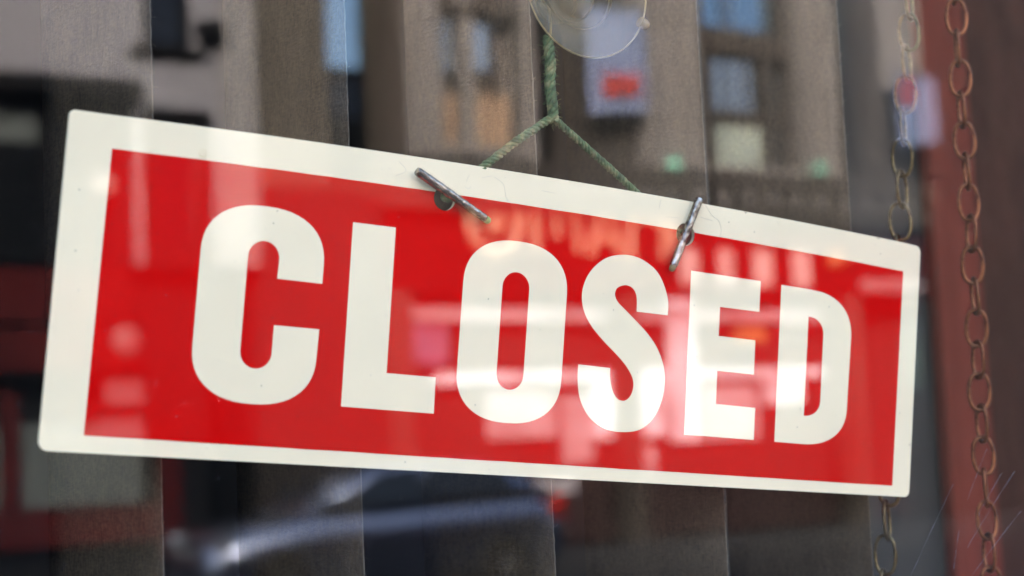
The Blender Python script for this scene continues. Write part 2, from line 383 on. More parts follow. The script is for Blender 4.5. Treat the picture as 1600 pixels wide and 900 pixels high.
# ------------------------------------------------------------------ chains
def link_pts(L, Wd, n=28):
    r = Wd/2; h = L/2 - r*1.35; P = []
    for k in range(n):
        a = 2*math.pi*k/n; x, z = math.cos(a), math.sin(a)
        # stadium softened towards an oval
        P.append((r*math.copysign(abs(x)**.95, x), 0, math.copysign(h, z)*min(1, abs(z)*1.3)**.8*(abs(z) > 1e-6) + r*1.35*z))
    return P
def chain(name, label, m, x, y0, zt, zb, lean, ang0, wr, L=.0160, Wd=.0088, tw=9):
    root = empty(name, (x, y0, zt), label, 'chain')
    mb = MB(); mb.tube([(a, b, c) for a, b, c in link_pts(L, Wd)], wr, 8, closed=True)
    proto = None; pitch = L - 2*wr - .0004; n = int((zt-zb)/pitch)
    for k in range(n):
        if proto is None:
            o = mb.build('chain_link', m, root); proto = o
        else:
            o = proto.copy(); COL.objects.link(o); o.parent = root
        z = -k*pitch
        o.location = (lean(zt+z) - x + random.uniform(-.0003, .0003), random.uniform(-.0006, .0006), z)
        o.rotation_euler = (random.uniform(-.03, .03), random.uniform(-.05, .05), math.radians(ang0 + (90 if k % 2 else 0) + random.uniform(-tw, tw)))
    return root
leanL = lambda z: .1661 + (z-1.405)*.149
leanR = lambda z: .2268 + .0022*min(1, max(0, (z-1.40)/.24)) + .0014*math.sin((z-1.4)*11)
chain('hanging_chain', 'antique brass oval link chain passing behind the right end of the sign', M['brass'], leanL(1.74), .024, 1.7293, 1.30, leanL, 28, .00082)
chain('hanging_chain', 'coppery rust brown oval link chain in front of the brown post', M['rust'], leanR(1.74), .024, 1.7385, 1.30, leanR, 52, .00085, tw=24)

# ------------------------------------------------------------------ the sign
S1 = Vector((0.9957, 0.00593, -0.09244)); S2 = Vector((0.09263, -0.06373, 0.99366)); S3 = Vector((0, -0.99795, -0.06401))
SM = Matrix((S1, S2, S3)).transposed().to_4x4(); SM.translation = Vector((0, .0115, 1.5))
mm = .001
def sc_(lp): return [(x*mm, y*mm) for x, y in lp]
def arc(cx, cy, rx, ry, a0, a1, n=14, p=1.0):
    out = []
    for k in range(n+1):
        a = math.radians(a0 + (a1-a0)*k/n); c, s = math.cos(a), math.sin(a)
        out.append((cx + rx*math.copysign(abs(c)**p, c), cy + ry*math.copysign(abs(s)**p, s)))
    return out
def circ(cx, cy, r, n=36): return [(cx + r*math.cos(2*math.pi*k/n), cy + r*math.sin(2*math.pi*k/n)) for k in range(n)]
HOLES = [circ(-47.2, 42.3, 4.3), circ(57.5, 42.4, 4.3)]
def topedge(x, lo, hi, base, rise): return base + rise*(1-((x-(lo+hi)/2)/((hi-lo)/2))**2)
outer = arc(-177.0, -49.5, 3.0, 3.0, 180, 270, 8) + arc(177.2, -49.6, 2.6, 2.6, 270, 360, 8) + arc(177.0, 49.4, 2.8, 2.8, 0, 90, 8)
outer += [(x, topedge(x, -180, 180, 52.3, 3.3) + .05*math.sin(x*1.7)) for x in [170-340*k/46 for k in range(47)]] + arc(-178.2, 50.8, 1.7, 1.7, 90, 180, 5)
red = [(-166.5, -47.1)] + [(-166.5+336.6*k/40, -47.1-.8*k/40 + random.uniform(-.07, .07)) for k in range(1, 40)] + [(170.1, -47.9), (170.5, 40.7)]
red += [(x, topedge(x, -166, 170.5, 42.2-1.5*(x+166)/336.5, 2.7) + random.uniform(-.06, .06)) for x in [168-332*k/50 for k in range(51)]] + [(-165.8, 42.2)]
# the punched holes bite into the red field's upper edge: follow the lower arc of each hole
for hx, hy, hr in ((57.5, 42.4, 4.3), (-47.2, 42.3, 4.3)):
    i0 = [i for i, (x, y) in enumerate(red) if y > 30 and abs(x-hx) < hr-.2 and 0 < i < len(red)-1]
    yt = sum(red[i][1] for i in i0)/len(i0); a = math.degrees(math.asin((yt-hy)/hr))
    red[i0[0]:i0[-1]+1] = arc(hx, hy, hr, hr, a, -180-a, 20)
sign = flat_shape('hanging_sign', [sc_(outer)] + [sc_(h) for h in HOLES], -.0016, 0, M['cream'], None)
sign.matrix_world = SM
tag(sign, 'red and cream plastic CLOSED sign hanging askew behind the window', 'sign')
flat_shape('red_field', [sc_(red)], .00001, .00007, M['red'], sign)
def cat(P, per=5, closed=False):
    out = []; n = len(P)
    for i in range(n-1):
        p0 = P[max(i-1, 0)]; p1 = P[i]; p2 = P[i+1]; p3 = P[min(i+2, n-1)]
        for k in range(per):
            t = k/per
            out.append(tuple(.5*((2*p1[j]) + (-p0[j]+p2[j])*t + (2*p0[j]-5*p1[j]+4*p2[j]-p3[j])*t*t + (-p0[j]+3*p1[j]-3*p2[j]+p3[j])*t**3) for j in (0, 1)))
    out.append(P[-1]); return out
pO = .86
def oval(x0, x1, y0, y1, ry, p=pO):
    c, r = (x0+x1)/2, (x1-x0)/2
    return arc(c, y1-ry, r, ry, 0, 180, 26, p) + arc(c, y0+ry, r, ry, 180, 360, 26, p)
LET = []
Cc, Cr = -112.6, 21.6
LET.append([[(-91.0, 7.7)] + arc(Cc, 13.9, Cr, 17.0, 0, 180, 26, pO) + arc(Cc, -16.8, Cr, 17.0, 180, 360, 26, pO) + [(-90.8, -7.5), (-107.0, -7.6)]
            + arc(-112.5, -16.8, 5.5, 5.5, 0, -180, 16) + arc(-112.5, 14.0, 5.5, 5.5, 180, 0, 16) + [(-107.2, 7.7)]])
LET.append([[(-81.5, 29.6), (-65.3, 29.8), (-64.7, -20.0), (-45.7, -20.0), (-45.4, -32.5), (-80.7, -32.4)]])
LET.append([oval(-37.5, 5.8, -33.9, 30.9, 17.0), oval(-21.5, -10.3, -22.1, 19.8, 5.6, 1.0)])
sa = [(51.4, 10.9), (51.2, 16.3), (48.6, 22.6), (44.5, 27.4), (37.7, 30.7), (30.2, 31.4), (22.2, 29.4), (16.2, 24.6), (13.0, 18.9), (12.4, 13.3), (14.1, 8.0), (17.8, 3.2), (23.2, -1.4), (28.7, -5.4), (33.6, -9.4), (36.8, -13.4), (37.7, -16.6), (37.0, -19.8), (35.3, -21.9), (33.2, -22.6), (30.6, -21.8), (28.4, -19.0), (27.1, -14.7), (26.8, -11.0)]
sb = [(12.7, -10.8), (12.9, -16.7), (14.5, -23.4), (18.8, -29.4), (25.6, -33.2), (33.8, -34.1), (42.0, -32.6), (47.9, -27.8), (51.0, -21.4), (51.9, -14.6), (50.9, -8.2), (47.6, -2.0), (43.0, 2.9), (37.4, 7.2), (32.4, 10.7), (28.6, 13.4), (27.1, 15.4), (26.9, 17.0), (28.0, 19.0), (31.6, 20.2), (34.9, 19.2), (36.7, 16.2), (37.1, 10.9)]
LET.append([cat(sa) + cat(sb)])
LET.append([[(61.2, 28.9), (95.3, 28.5), (95.4, 16.5), (76.0, 16.5), (76.1, 5.3), (94.2, 5.2), (94.4, -8.1), (76.4, -8.1), (76.7, -20.8), (96.0, -21.0), (96.1, -33.4), (62.4, -33.3)]])
LET.append([[(105.8, 28.2), (120, 27.9)] + arc(121.0, 10.5, 22.6, 17.3, 88, 0, 22, .88) + arc(121.0, -18.0, 22.2, 15.6, 0, -90, 22, .88) + [(106.5, -33.5)],
            [(120.6, 17.0)] + arc(121.6, 10.6, 7.2, 6.4, 88, 0, 12) + arc(121.4, -16.4, 7.6, 6.0, 0, -88, 12) + [(120.8, -22.4)]])
for lp in LET:
    flat_shape('letter', [sc_(l) for l in lp], .00008, .00013, M['cream'], sign)
NICK = mat('dark_nick', (.20, .15, .09), .8)  # dark brown of the nicks along the sign edge
# drip-like hair lines and scuffs around the holes
hair = mat('brown_scuff', (.62, .52, .36), .6)
for P in ([(-28, 52.6), (-24, 50.5), (-22.5, 46), (-20, 43.8)], [(-66, 52.6), (-63, 49.8), (-67, 47.5)], [(-38, 52), (-39.2, 49.3)], [(-39.5, 47.5), (-37.8, 46.9), (-37.2, 48)], [(-33, 51.5), (-29, 52.8)],
          [(66, 55), (70, 51), (73, 49.6), (74.5, 46.2), (74, 43.6)], [(64, 49.9), (70, 49.2)], [(45, 54), (44.6, 50.6)], [(102, 52.9), (103.2, 51.4)], [(48, 47.9), (54, 48.3)], [(-8, 50.4), (-2, 50.2)]):
    Q = cat(P, 6); MB().tube([(x*mm, y*mm, .00002) for x, y in Q], .00008, 4, cap=False).build('scuff_mark', hair, sign)
for cx, cy in ((-140.3, 54.0), (86.0, 54.55), (178.9, -30.5), (12.0, -52.45), (-60.2, -52.45), (156.0, 52.9)):
    MB().tube([((cx-.7)*mm, cy*mm, .00002), (cx*mm, (cy-.25)*mm, .00004), ((cx+.6)*mm, cy*mm, .00002)], [.0001, .0002, .0001], 5, cap=False).build('edge_nick', NICK, sign)
rv = MB(); rv.lathe([(.0013, 0), (.0013, .00018), (.0011, .0002)], (-.1362, .0452, 0), 'z', 24); rv.build('moulding_mark', M['cream'], sign)

# ------------------------------------------------------------------ cord, toggles, wire and suction cup
def cord_mat():
    m, nt, b = newmat('green_string'); b.inputs['Roughness'].default_value = .9
    tc = N(nt, 'ShaderNodeTexCoord'); no = N(nt, 'ShaderNodeTexNoise'); no.inputs['Scale'].default_value = 260; no.inputs['Detail'].default_value = 5
    nt.links.new(tc.outputs['Object'], no.inputs['Vector'])
    r = N(nt, 'ShaderNodeValToRGB'); e = r.color_ramp.elements
    e[0].position = .34; e[0].color = (.03, .06, .022, 1); e[1].position = .68; e[1].color = (.26, .23, .10, 1)
    k = e.new(.5); k.color = (.085, .135, .05, 1)
    nt.links.new(no.outputs['Fac'], r.inputs[0]); nt.links.new(r.outputs[0], b.inputs['Base Color']); return m
CM = cord_mat()
CUP = Vector((.0169, .0012, 1.6262))
cord = empty('twisted_string', (0, .006, 1.577), 'green twisted string with two metal toggle bars holding up the sign', 'string')
def uc(mb, name, m, par=None):
    o = mb.build(name, m); o.parent = par or cord
    o.matrix_parent_inverse = Matrix.Translation(-cord.location) if not par else (par.matrix_world.inverted()); return o
def rope(mb, path, r, strands, pitch, fuzz):
    path = [Vector(p) for p in path]; D = []; s = 0
    fine = []
    for a, b in zip(path, path[1:]):
        n = max(2, int((b-a).length/.0004))
        for k in range(n): fine.append(a.lerp(b, k/n))
    fine.append(path[-1])
    for _ in range(10):
        fine = [fine[0]] + [(fine[i-1] + fine[i]*2 + fine[i+1])/4 for i in range(1, len(fine)-1)] + [fine[-1]]
    for st in range(strands):
        pts = []; s = 0; ph = 2*math.pi*st/strands
        for i, p in enumerate(fine):
            t = (fine[min(i+1, len(fine)-1)] - fine[max(i-1, 0)]).normalized()
            u = t.cross(Vector((0, 1, 0))).normalized(); w = t.cross(u)
            if i: s += (p-fine[i-1]).length
            a = ph + 2*math.pi*s/pitch
            rr = r*.5*(1+.08*math.sin(s*900+st))
            pts.append(p + (u*math.cos(a) + w*math.sin(a))*rr*1.12)
        mb.tube(pts, [r*(.50 if strands < 4 else .42)*(1+random.uniform(-.16, .16)) for _ in pts], 7)
    for _ in range(fuzz):
        p = random.choice(fine); d = Vector((random.gauss(0, 1), random.gauss(0, .6), random.gauss(0, 1))).normalized()
        L = random.uniform(r*1.0, r*1.8)
        mb.tube([p, p + d*L*.6 + Vector((0, 0, .0003)), p + d*L + Vector((random.uniform(-.0006, .0006), 0, random.uniform(-.0006, .0006)))], .00008, 3, cap=False)
def sp(x, y, z): return SM @ Vector((x*mm, y*mm, z*mm))
K = Vector((.0006, .0045, 1.5772))
arms = MB()
rope(arms, [K + Vector((.0004, 0, .004)), K, (-.0125, .0058, 1.5690), (-.0256, .0088, 1.5592), sp(-40, 47, -2.9), sp(-46, 43.5, -2.6), sp(-47, 42.2, 0), sp(-45.5, 42.6, 1.6)], .00150, 3, .0055, 110)
rope(arms, [K + Vector((-.0004, 0, .004)), K, (.0095, .0055, 1.5712), (.0240, .0085, 1.5630), (.0396, .0115, 1.5535), sp(52, 46, -2.9), sp(57, 43, -2.6), sp(57.3, 42.4, 0), sp(56.2, 43.5, 1.6)], .00135, 3, .0055, 110)
uc(arms, 'string_arm', CM)
tw = MB()
rope(tw, [K + Vector((.0002, 0, -.002)), K + Vector((.0003, 0, .004)), K + Vector((-.0004, .0002, .012)), K + Vector((.0002, 0, .020)), K + Vector((-.0002, .0002, .0285)), K+Vector((0, 0, .0298))], .00215, 4, .0105, 420)
uc(tw, 'twisted_stem', CM)
def toggle(a, b, la, lb, tipm, col):
    A, B = sp(*a), sp(*b); d = (B-A).normalized()
    o = MB(); n = 60
    pts = [A + (B-A)*k/n for k in range(n+1)]
    rr = [.00162*(1+random.uniform(-.012, .012)) * (.86 if k in (0, n) else .95 if k in (1, n-1) else 1) for k in range(n+1)]
    if la: rr = [r*(1 if k < n*.5 else .93 + .05*math.sin(k*1.1)) for k, r in enumerate(rr)]
    o.tube(pts, rr, 20)
    t = uc(o, 'toggle_bar', M['steel'])
    tip = MB(); tip.tube([B - d*.0006, B + d*.0006, B + d*.0016, B + d*.0021], [.00125, .0013, .0011, .0005], 12)
    bpy.context.view_layer.update()
    tp = uc(tip, 'string_tip', tipm, None); tp.parent = t; tp.matrix_parent_inverse = t.matrix_world.inverted()
    return t
tipg = mat('green_string_end', (.22, .34, .10), .8, var=.3, scale=600)
tipb = mat('tarnished_end', (.20, .17, .07), .6, var=.3, scale=600)
bpy.context.view_layer.update()
toggle((-60.2, 49.9, 2.6), (-31.6, 36.9, 2.3), True, 0, tipg, 0)
toggle((61.3, 56.4, 2.5), (51.2, 29.4, 2.0), False, 0, tipb, 0)

cup = empty('suction_cup', CUP, 'clear yellowed plastic suction cup stuck to the window above the sign', 'suction cup')
def clear_mat(name, tint, rough, fac):
    m = bpy.data.materials.new(name); m.use_nodes = True; nt = m.node_tree; nt.nodes.clear()
    out = N(nt, 'ShaderNodeOutputMaterial')
    tr = N(nt, 'ShaderNodeBsdfTransparent'); tr.inputs[0].default_value = (*tint, 1)
    b = N(nt, 'ShaderNodeBsdfPrincipled'); b.inputs['Base Color'].default_value = (.30, .25, .16, 1); b.inputs['Roughness'].default_value = rough
    lw = N(nt, 'ShaderNodeLayerWeight'); lw.inputs['Blend'].default_value = .35
    tc = N(nt, 'ShaderNodeTexCoord'); no = N(nt, 'ShaderNodeTexNoise'); no.inputs['Scale'].default_value = 60; no.inputs['Detail'].default_value = 4
    nt.links.new(tc.outputs['Object'], no.inputs['Vector'])
    a = N(nt, 'ShaderNodeMath', operation='MULTIPLY_ADD'); nt.links.new(lw.outputs['Facing'], a.inputs[0]); a.inputs[1].default_value = .55; a.inputs[2].default_value = fac-.08
    c = N(nt, 'ShaderNodeMath', operation='MULTIPLY_ADD'); nt.links.new(no.outputs['Fac'], c.inputs[0]); c.inputs[1].default_value = .16; nt.links.new(a.outputs[0], c.inputs[2])
    mx = N(nt, 'ShaderNodeMixShader'); nt.links.new(c.outputs[0], mx.inputs[0]); nt.links.new(tr.outputs[0], mx.inputs[1]); nt.links.new(b.outputs[0], mx.inputs[2])
    nt.links.new(mx.outputs[0], out.inputs[0]); return m
CL = clear_mat('yellowed_clear_plastic', (.92, .87, .74), .22, .045); CL2 = clear_mat('thick_clear_plastic', (.74, .66, .48), .06, .34)
def ucup(mb, name, m): return mb.build(name, m, cup)
ucup(MB().lathe([(.0262, .0002), (.0265, .0007), (.0261, .0012), (.0225, .0022), (.0180, .0045), (.0140, .0078), (.0112, .0100), (.0098, .0104), (.0094, .0092), (.0125, .0062), (.0170, .0030), (.0220, .0010), (.0262, .0002)], (0, 0, 0), 'y', 72), 'cup_skirt', CL)
ucup(MB().lathe([(.0001, .0085), (.0050, .0086), (.0088, .0094), (.0102, .0112), (.0098, .0150), (.0070, .0168), (.0066, .0200), (.0085, .0215), (.0082, .0245), (.0050, .0260), (.0001, .0262)], (0, 0, 0), 'y', 56), 'knob', CL2)
rg = MB(); rg.tube([(.0263*math.cos(a), .0008, .0263*math.sin(a)) for a in [2*math.pi*k/90 for k in range(90)]], .00030, 6, closed=True); ucup(rg, 'rim', mat('gilt_plastic_rim', (.42, .33, .18), .3, var=.2, scale=200))
ucup(MB().lathe([(.0136, .0056), (.0145, .0060), (.0142, .0068), (.0134, .0066), (.0136, .0056)], (0, 0, 0), 'y', 60), 'moulded_ring', CL2)
tb = MB(); a = math.radians(-24)
tb.tube([(.0255*math.cos(a), .0012, .0255*math.sin(a)), (.0275*math.cos(a), .0014, .0275*math.sin(a)), (.0292*math.cos(a), .0016, .0292*math.sin(a)), (.0296*math.cos(a), .0016, .0296*math.sin(a))], [.0021, .0021, .0017, .0008], 12)
ucup(tb, 'pull_tab', mat('amber_plastic', (.30, .20, .08), .25))
wv = MB(); wp = [K + Vector((.0000, 0, .0250)), K + Vector((.0012, .0008, .0300)), K + Vector((.0030, .003, .0350)), K + Vector((.0052, .007, .0420)), K + Vector((.0056, .013, .0480)), K + Vector((.0100, .0175, .0520)), K + Vector((.0165, .0180, .0540))]
wv.tube(wp, .00055, 8); uc(wv, 'wire_hook', M['wire'])

# scratches on the pane
sg_ = MB()
for (x0, z0), (x1, z1) in SCR:
    n = 14; run = []
    for k in range(n+1):
        t = k/n; run.append((x0+(x1-x0)*t + random.uniform(-.00012, .00012), -.00605, z0+(z1-z0)*t + .0004*math.sin(t*3)))
    sg_.tube(run, [random.uniform(.00001, .00007) for _ in run], 4, cap=False)
so = sg_.build('scratch', mat('bright_scratch', (.16, .16, .20), .4), gp)

# ------------------------------------------------------------------ opposite side of the street (seen mirrored in the pane)
def part(par, name, m, *boxes):
    o = None
    for b in boxes: o = under(MB().box(*b), name, m, par)
    return o
def win(par, x0, x1, z0, z1, y, pane, frame, fr=.06, bars_x=(), bars_z=(), name='window'):
    mb = MB(); d = .08
    mb.box(x0, x0+fr, y-d, y, z0, z1); mb.box(x1-fr, x1, y-d, y, z0, z1)
    mb.box(x0+fr, x1-fr, y-d, y, z0, z0+fr); mb.box(x0+fr, x1-fr, y-d, y, z1-fr, z1)
    for b in bars_x: mb.box(b-fr*.4, b+fr*.4, y-d+.01, y-.01, z0+fr, z1-fr)
    for b in bars_z: mb.box(x0+fr, x1-fr, y-d+.015, y-.015, b-fr*.4, b+fr*.4)
    f = under(mb, name, frame, par)
    p = MB().box(x0+fr, x1-fr, y-.07, y-.05, z0+fr, z1-fr).build('pane', pane)
    p.parent = f; p.matrix_parent_inverse = f.matrix_parent_inverse.copy() if False else Matrix.Identity(4)
    p.matrix_parent_inverse = (Matrix.Translation(par.location) @ f.matrix_parent_inverse).inverted()
    return f

# A: white rendered house over a black and red shop front
A = empty('white_house', (2.0, -20, 0), 'white rendered house with a black and red shop front, leftmost reflection in the pane', 'building')
hA = [(6.68, 7.36, 6.85, 9.2), (2.2, 3.2, 6.9, 9.2), (6.64, 7.62, 4.0, 6.05)]
part(A, 'shop_body', M['black'], (-6, 7.6, -26, -20.5, 0, 4.0))
mbw = wall_cells(MB(), -6, 7.70, 4.0, 12.5, hA + [(-6, 6.55, 3.9, 6.12)], -20.3, -20.0); under(mbw, 'rendered_wall', M['white_render'], A)
part(A, 'back_block', M['black'], (-6, 8.15, -26, -20.6, 4.01, 12.4))
part(A, 'brick_pilaster', M['pale_brick'], (7.71, 8.22, -20.3, -19.93, 4.0, 12.5))
win(A, 6.68, 7.36, 6.85, 9.2, -20.12, M['pane_dark'], M['black'], .10, bars_z=(8.0,))
win(A, 2.2, 3.2, 6.9, 9.2, -20.12, M['pane_dark'], M['black'], .10)
win(A, 6.64, 7.62, 4.0, 6.05, -20.08, M['pane_pale'], M['black'], .25)
part(A, 'window_sill', M['black'], (6.5, 7.5, -20.1, -19.85, 6.74, 6.84))
part(A, 'wall_lamp', M['black'], (7.40, 7.72, -20.0, -19.75, 6.98, 7.22))
part(A, 'shop_cornice', M['black'], (-6, 6.6, -20.2, -19.75, 6.12, 6.34))
part(A, 'upper_glazing', M['pane_dark'], (-6, 6.5, -20.35, -20.25, 4.02, 6.1))
part(A, 'glazing_bar', M['black'], (5.38, 5.50, -20.24, -20.1, 4.02, 6.1), (6.30, 6.52, -20.24, -20.1, 4.02, 6.1), (2.6, 2.72, -20.24, -20.1, 4.02, 6.1))
part(A, 'pale_blind', M['grey_panel'], (4.2, 5.36, -20.22, -20.2, 5.55, 5.98))
part(A, 'red_fascia', M['red_paint'], (-6, 6.4, -20.2, -19.9, 3.26, 3.92), (-6, 6.4, -20.2, -19.92, 2.66, 3.18))
part(A, 'fluted_panel', M['grey_panel'], (-6, 4.88, -20.45, -20.4, .98, 2.02), (5.12, 6.68, -20.45, -20.4, .98, 2.02))
part(A, 'red_mullion', M['red_paint'], (4.89, 5.10, -20.44, -20.3, .98, 2.6), (6.90, 7.16, -20.44, -20.3, .3, 2.0))
part(A, 'red_stall_riser', M['red_paint'], (-6, 6.85, -20.4, -20.2, .50, .96))
WL = emis('warm_shop_bulb', (1.0, .5, .5), .10)
under(MB().lathe([(.001, -.1), (.13, -.09), (.16, 0), (.12, .1), (.001, .12)], (6.12, -20.0, 5.02), 'y', 20), 'shop_lamp', emis('peach_lamp', (1, .7, .55), .25), A)
under(MB().lathe([(.001, -.1), (.15, -.06), (.2, .0), (.15, .06), (.001, .08)], (6.35, -19.9, 3.02), 'y', 20), 'shop_lamp', WL, A)
part(A, 'lit_display', emis('pink_display', (1, .5, .6), .08), (6.15, 6.62, -20.2, -20.1, 2.22, 2.52), (6.1, 6.68, -20.38, -20.3, 1.75, 2.05))

# B: narrow dark building
B = empty('dark_house', (9.1, -20, 0), 'narrow dark brick house with one tall blue window between white and stone fronts', 'building')
under(wall_cells(MB(), 8.24, 10.08, 5.1, 12.8, [(9.35, 9.98, 5.2, 9.4)], -20.4, -20.1), 'brick_wall', M['brown_brick'], B)
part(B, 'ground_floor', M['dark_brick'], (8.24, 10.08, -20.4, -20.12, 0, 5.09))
part(B, 'back_block', M['black'], (8.24, 10.08, -26, -20.7, 0, 12.6))
win(B, 9.35, 9.98, 6.80, 9.4, -20.2, M['pane_blue'], M['black'], .05)
win(B, 9.35, 9.98, 5.2, 6.78, -20.2, M['pane_dark'], M['black'], .05)

# C: stone commercial building
Cb = empty('stone_building', (15.2, -20, 0), 'brown stone commercial building with tall windows over a brightly lit shop', 'building')
hC = [(11.05, 12.35, 5.8, 9.2), (12.62, 13.0, 5.2, 9.4), (15.66, 17.6, 5.72, 10.2), (18.62, 19.02, 5.75, 10.2), (19.85, 20.38, 7.8, 9.6)]
under(wall_cells(MB(), 10.1, 20.5, 5.62, 13.5, hC, -20.5, -20.1), 'stone_wall', M['stone'], Cb)
part(Cb, 'back_block', M['black'], (10.1, 20.5, -27, -20.9, 0, 13.4))
part(Cb, 'pale_pier', M['stone_pale'], (10.45, 11.0, -20.1, -19.85, 5.62, 13.5), (12.38, 12.58, -20.1, -19.8, 5.62, 13.5), (14.46, 15.62, -20.1, -19.8, 5.62, 13.5), (17.66, 18.45, -20.1, -19.8, 5.62, 13.5), (19.5, 20.5, -20.1, -19.9, 7.25, 13.5))
part(Cb, 'dim_pier', M['stone_dim'], (10.12, 10.42, -20.1, -19.95, 5.62, 13.5), (19.06, 19.48, -20.1, -19.85, 5.62, 13.5))
part(Cb, 'string_course', M['stone'], (10.1, 20.5, -20.5, -19.7, 5.30, 5.60), (10.1, 20.5, -20.5, -19.82, 4.86, 5.29))
w = win(Cb, 11.05, 12.35, 5.8, 9.2, -20.2, M['brown_pane'], M['stone_pale'], .08, bars_x=(11.50,), bars_z=())
part(Cb, 'mullion', M['stone_pale'], (11.40, 11.62, -20.2, -19.95, 5.8, 9.2))
part(Cb, 'sky_pane', M['pane_pale'], (11.12, 11.39, -20.19, -20.13, 6.92, 7.72), (11.63, 12.02, -20.19, -20.13, 6.98, 7.66))
part(Cb, 'curtain', M['curtain'], (11.13, 11.38, -20.165, -20.14, 5.84, 6.60), (11.64, 12.27, -20.165, -20.14, 5.84, 6.62))
win(Cb, 12.62, 13.0, 5.65, 9.4, -20.2, M['pane_dark'], M['black'], .04)
win(Cb, 15.66, 17.6, 5.72, 10.2, -20.2, M['pane_blue'], M['stone_dim'], .08, bars_x=(16.0,))
part(Cb, 'transom', M['stone_dim'], (15.70, 17.56, -20.2, -20.0, 7.62, 8.0))
part(Cb, 'grey_glazing', M['pane_pale'], (16.06, 17.04, -20.185, -20.165, 6.70, 7.58))
part(Cb, 'lower_rail', M['stone_dim'], (15.74, 17.52, -20.2, -20.08, 6.50, 6.68))
part(Cb, 'net_curtain', M['net'], (16.02, 17.06, -20.185, -20.16, 5.78, 6.48))
part(Cb, 'window_mullion', M['stone'], (17.06, 17.22, -20.2, -19.98, 5.74, 7.60), (15.90, 16.00, -20.2, -19.99, 5.74, 7.60))
win(Cb, 18.62, 19.02, 7.55, 10.2, -20.2, M['pane_blue'], M['black'], .03)
win(Cb, 18.62, 19.02, 5.75, 7.53, -20.2, M['pane_dark'], M['black'], .03)
win(Cb, 19.85, 20.38, 7.8, 9.6, -20.0, M['pane_blue'], M['stone_dim'], .04)
part(Cb, 'slim_column', M['stone_pale'], (18.1, 18.22, -19.8, -19.7, 5.62, 13.5), (17.78, 17.9, -19.8, -19.7, 5.62, 13.5), (14.6, 14.72, -19.8, -19.7, 5.62, 13.5), (15.3, 15.42, -19.8, -19.7, 5.62, 13.5), (10.62, 10.74, -19.85, -19.76, 5.62, 13.5))
part(Cb, 'glazing_bar', M['stone_dim'], (16.38, 16.41, -20.16, -20.12, 6.7, 7.58), (16.72, 16.75, -20.16, -20.12, 6.7, 7.58), (16.5, 16.54, -20.16, -20.12, 8.0, 10.1), (11.2, 11.23, -20.13, -20.1, 5.86, 8.9), (11.95, 11.98, -20.13, -20.1, 5.86, 8.9))
part(Cb, 'window_ledge', M['stone_pale'], (11.0, 12.4, -20.1, -19.78, 5.66, 5.78), (15.62, 17.65, -20.1, -19.78, 5.63, 5.72))
for z in (6.35, 7.1, 7.9, 8.7):
    part(Cb, 'stone_joint', M['stone_dim'], (14.46, 15.62, -19.805, -19.79, z, z+.03), (17.66, 18.45, -19.805, -19.79, z, z+.03))
part(Cb, 'window_hood', M['stone_dim'], (11.02, 12.38, -20.1, -19.9, 7.74, 7.86), (15.66, 17.6, -20.1, -19.95, 7.58, 7.66))
part(Cb, 'dentil', M['stone_pale'], *[(10.3+.5*i, 10.5+.5*i, -19.82, -19.72, 5.12, 5.28) for i in range(20)])
# lit shop front of the stone building
S_ = 0.29
WH = emis('white_shop_light', (1, .88, .90), 3.3*S_); SW = emis('soft_shop_light', (1, .78, .78), 1.6*S_); PU = emis('purple_poster', (.70, .42, .85), .9*S_)
OR = emis('orange_lamp', (1, .35, .04), 2.2*S_); LT = emis('sign_letter_light', (1, .55, .30), 2.3*S_); BR = emis('lit_strip', (1, .72, .62), 2.6*S_)
part(Cb, 'shop_fascia', M['red_paint'], (10.1, 20.5, -20.4, -20.05, 3.72, 4.85))
part(Cb, 'shop_column', M['stone_dim'], (10.1, 10.45, -20.4, -19.95, 0, 3.7), (14.05, 14.3, -20.4, -19.97, 0, 3.7), (18.5, 18.8, -20.4, -19.95, 0, 3.7))
part(Cb, 'shop_recess', mat('shaded_shop_interior', (.035, .015, .014), .8, var=.2, scale=1.5), (10.1, 20.5, -20.85, -20.8, 0, 3.7))  # shade inside the shop is put into this dark colour
part(Cb, 'light_trough', SW, (10.75, 18.4, -20.6, -20.5, 3.34, 3.52))
part(Cb, 'light_trough', WH, (11.1, 18.4, -20.6, -20.52, 2.42, 2.58))
part(Cb, 'poster', PU, (10.5, 11.35, -20.62, -20.6, 2.72, 3.28))
part(Cb, 'bright_display', WH, (13.9, 15.25, -20.7, -20.64, 1.55, 2.40), (15.35, 15.85, -20.7, -20.62, 1.45, 3.70), (17.25, 18.05, -20.7, -20.64, 2.0, 2.40))
part(Cb, 'pale_display', SW, (12.0, 13.2, -20.7, -20.64, 1.6, 2.3), (13.3, 13.85, -20.7, -20.66, 1.2, 2.2), (16.0, 17.1, -20.7, -20.66, 1.45, 2.3), (14.5, 15.0, -20.7, -20.66, .95, 1.4), (11.3, 13.5, -20.7, -20.66, .75, 1.0))
part(Cb, 'orange_lamp', OR, (16.5, 17.1, -20.45, -20.4, 3.02, 3.2))
part(Cb, 'amber_lamp', OR, (18.2, 18.45, -20.0, -19.9, 4.22, 4.42))
part(Cb, 'lit_strip', BR, (15.2, 15.50, -20.04, -19.98, 3.86, 4.42), (15.95, 16.20, -20.04, -19.98, 3.86, 4.42), (16.65, 16.98, -20.04, -19.98, 3.86, 4.42), (17.45, 17.78, -20.04, -19.98, 3.86, 4.42))
part(Cb, 'side_light', emis('dim_side_light', (1, .7, .7), .25), (18.9, 20.3, -20.04, -20.0, 3.80, 4.0))
ring = MB(); ring.tube([(11.87+.40*math.cos(a), -19.98, 4.70+.42*math.sin(a)) for a in [2*math.pi*k/40 for k in range(40)]], .085, 8, closed=True); under(ring, 'ring_logo', LT, Cb)
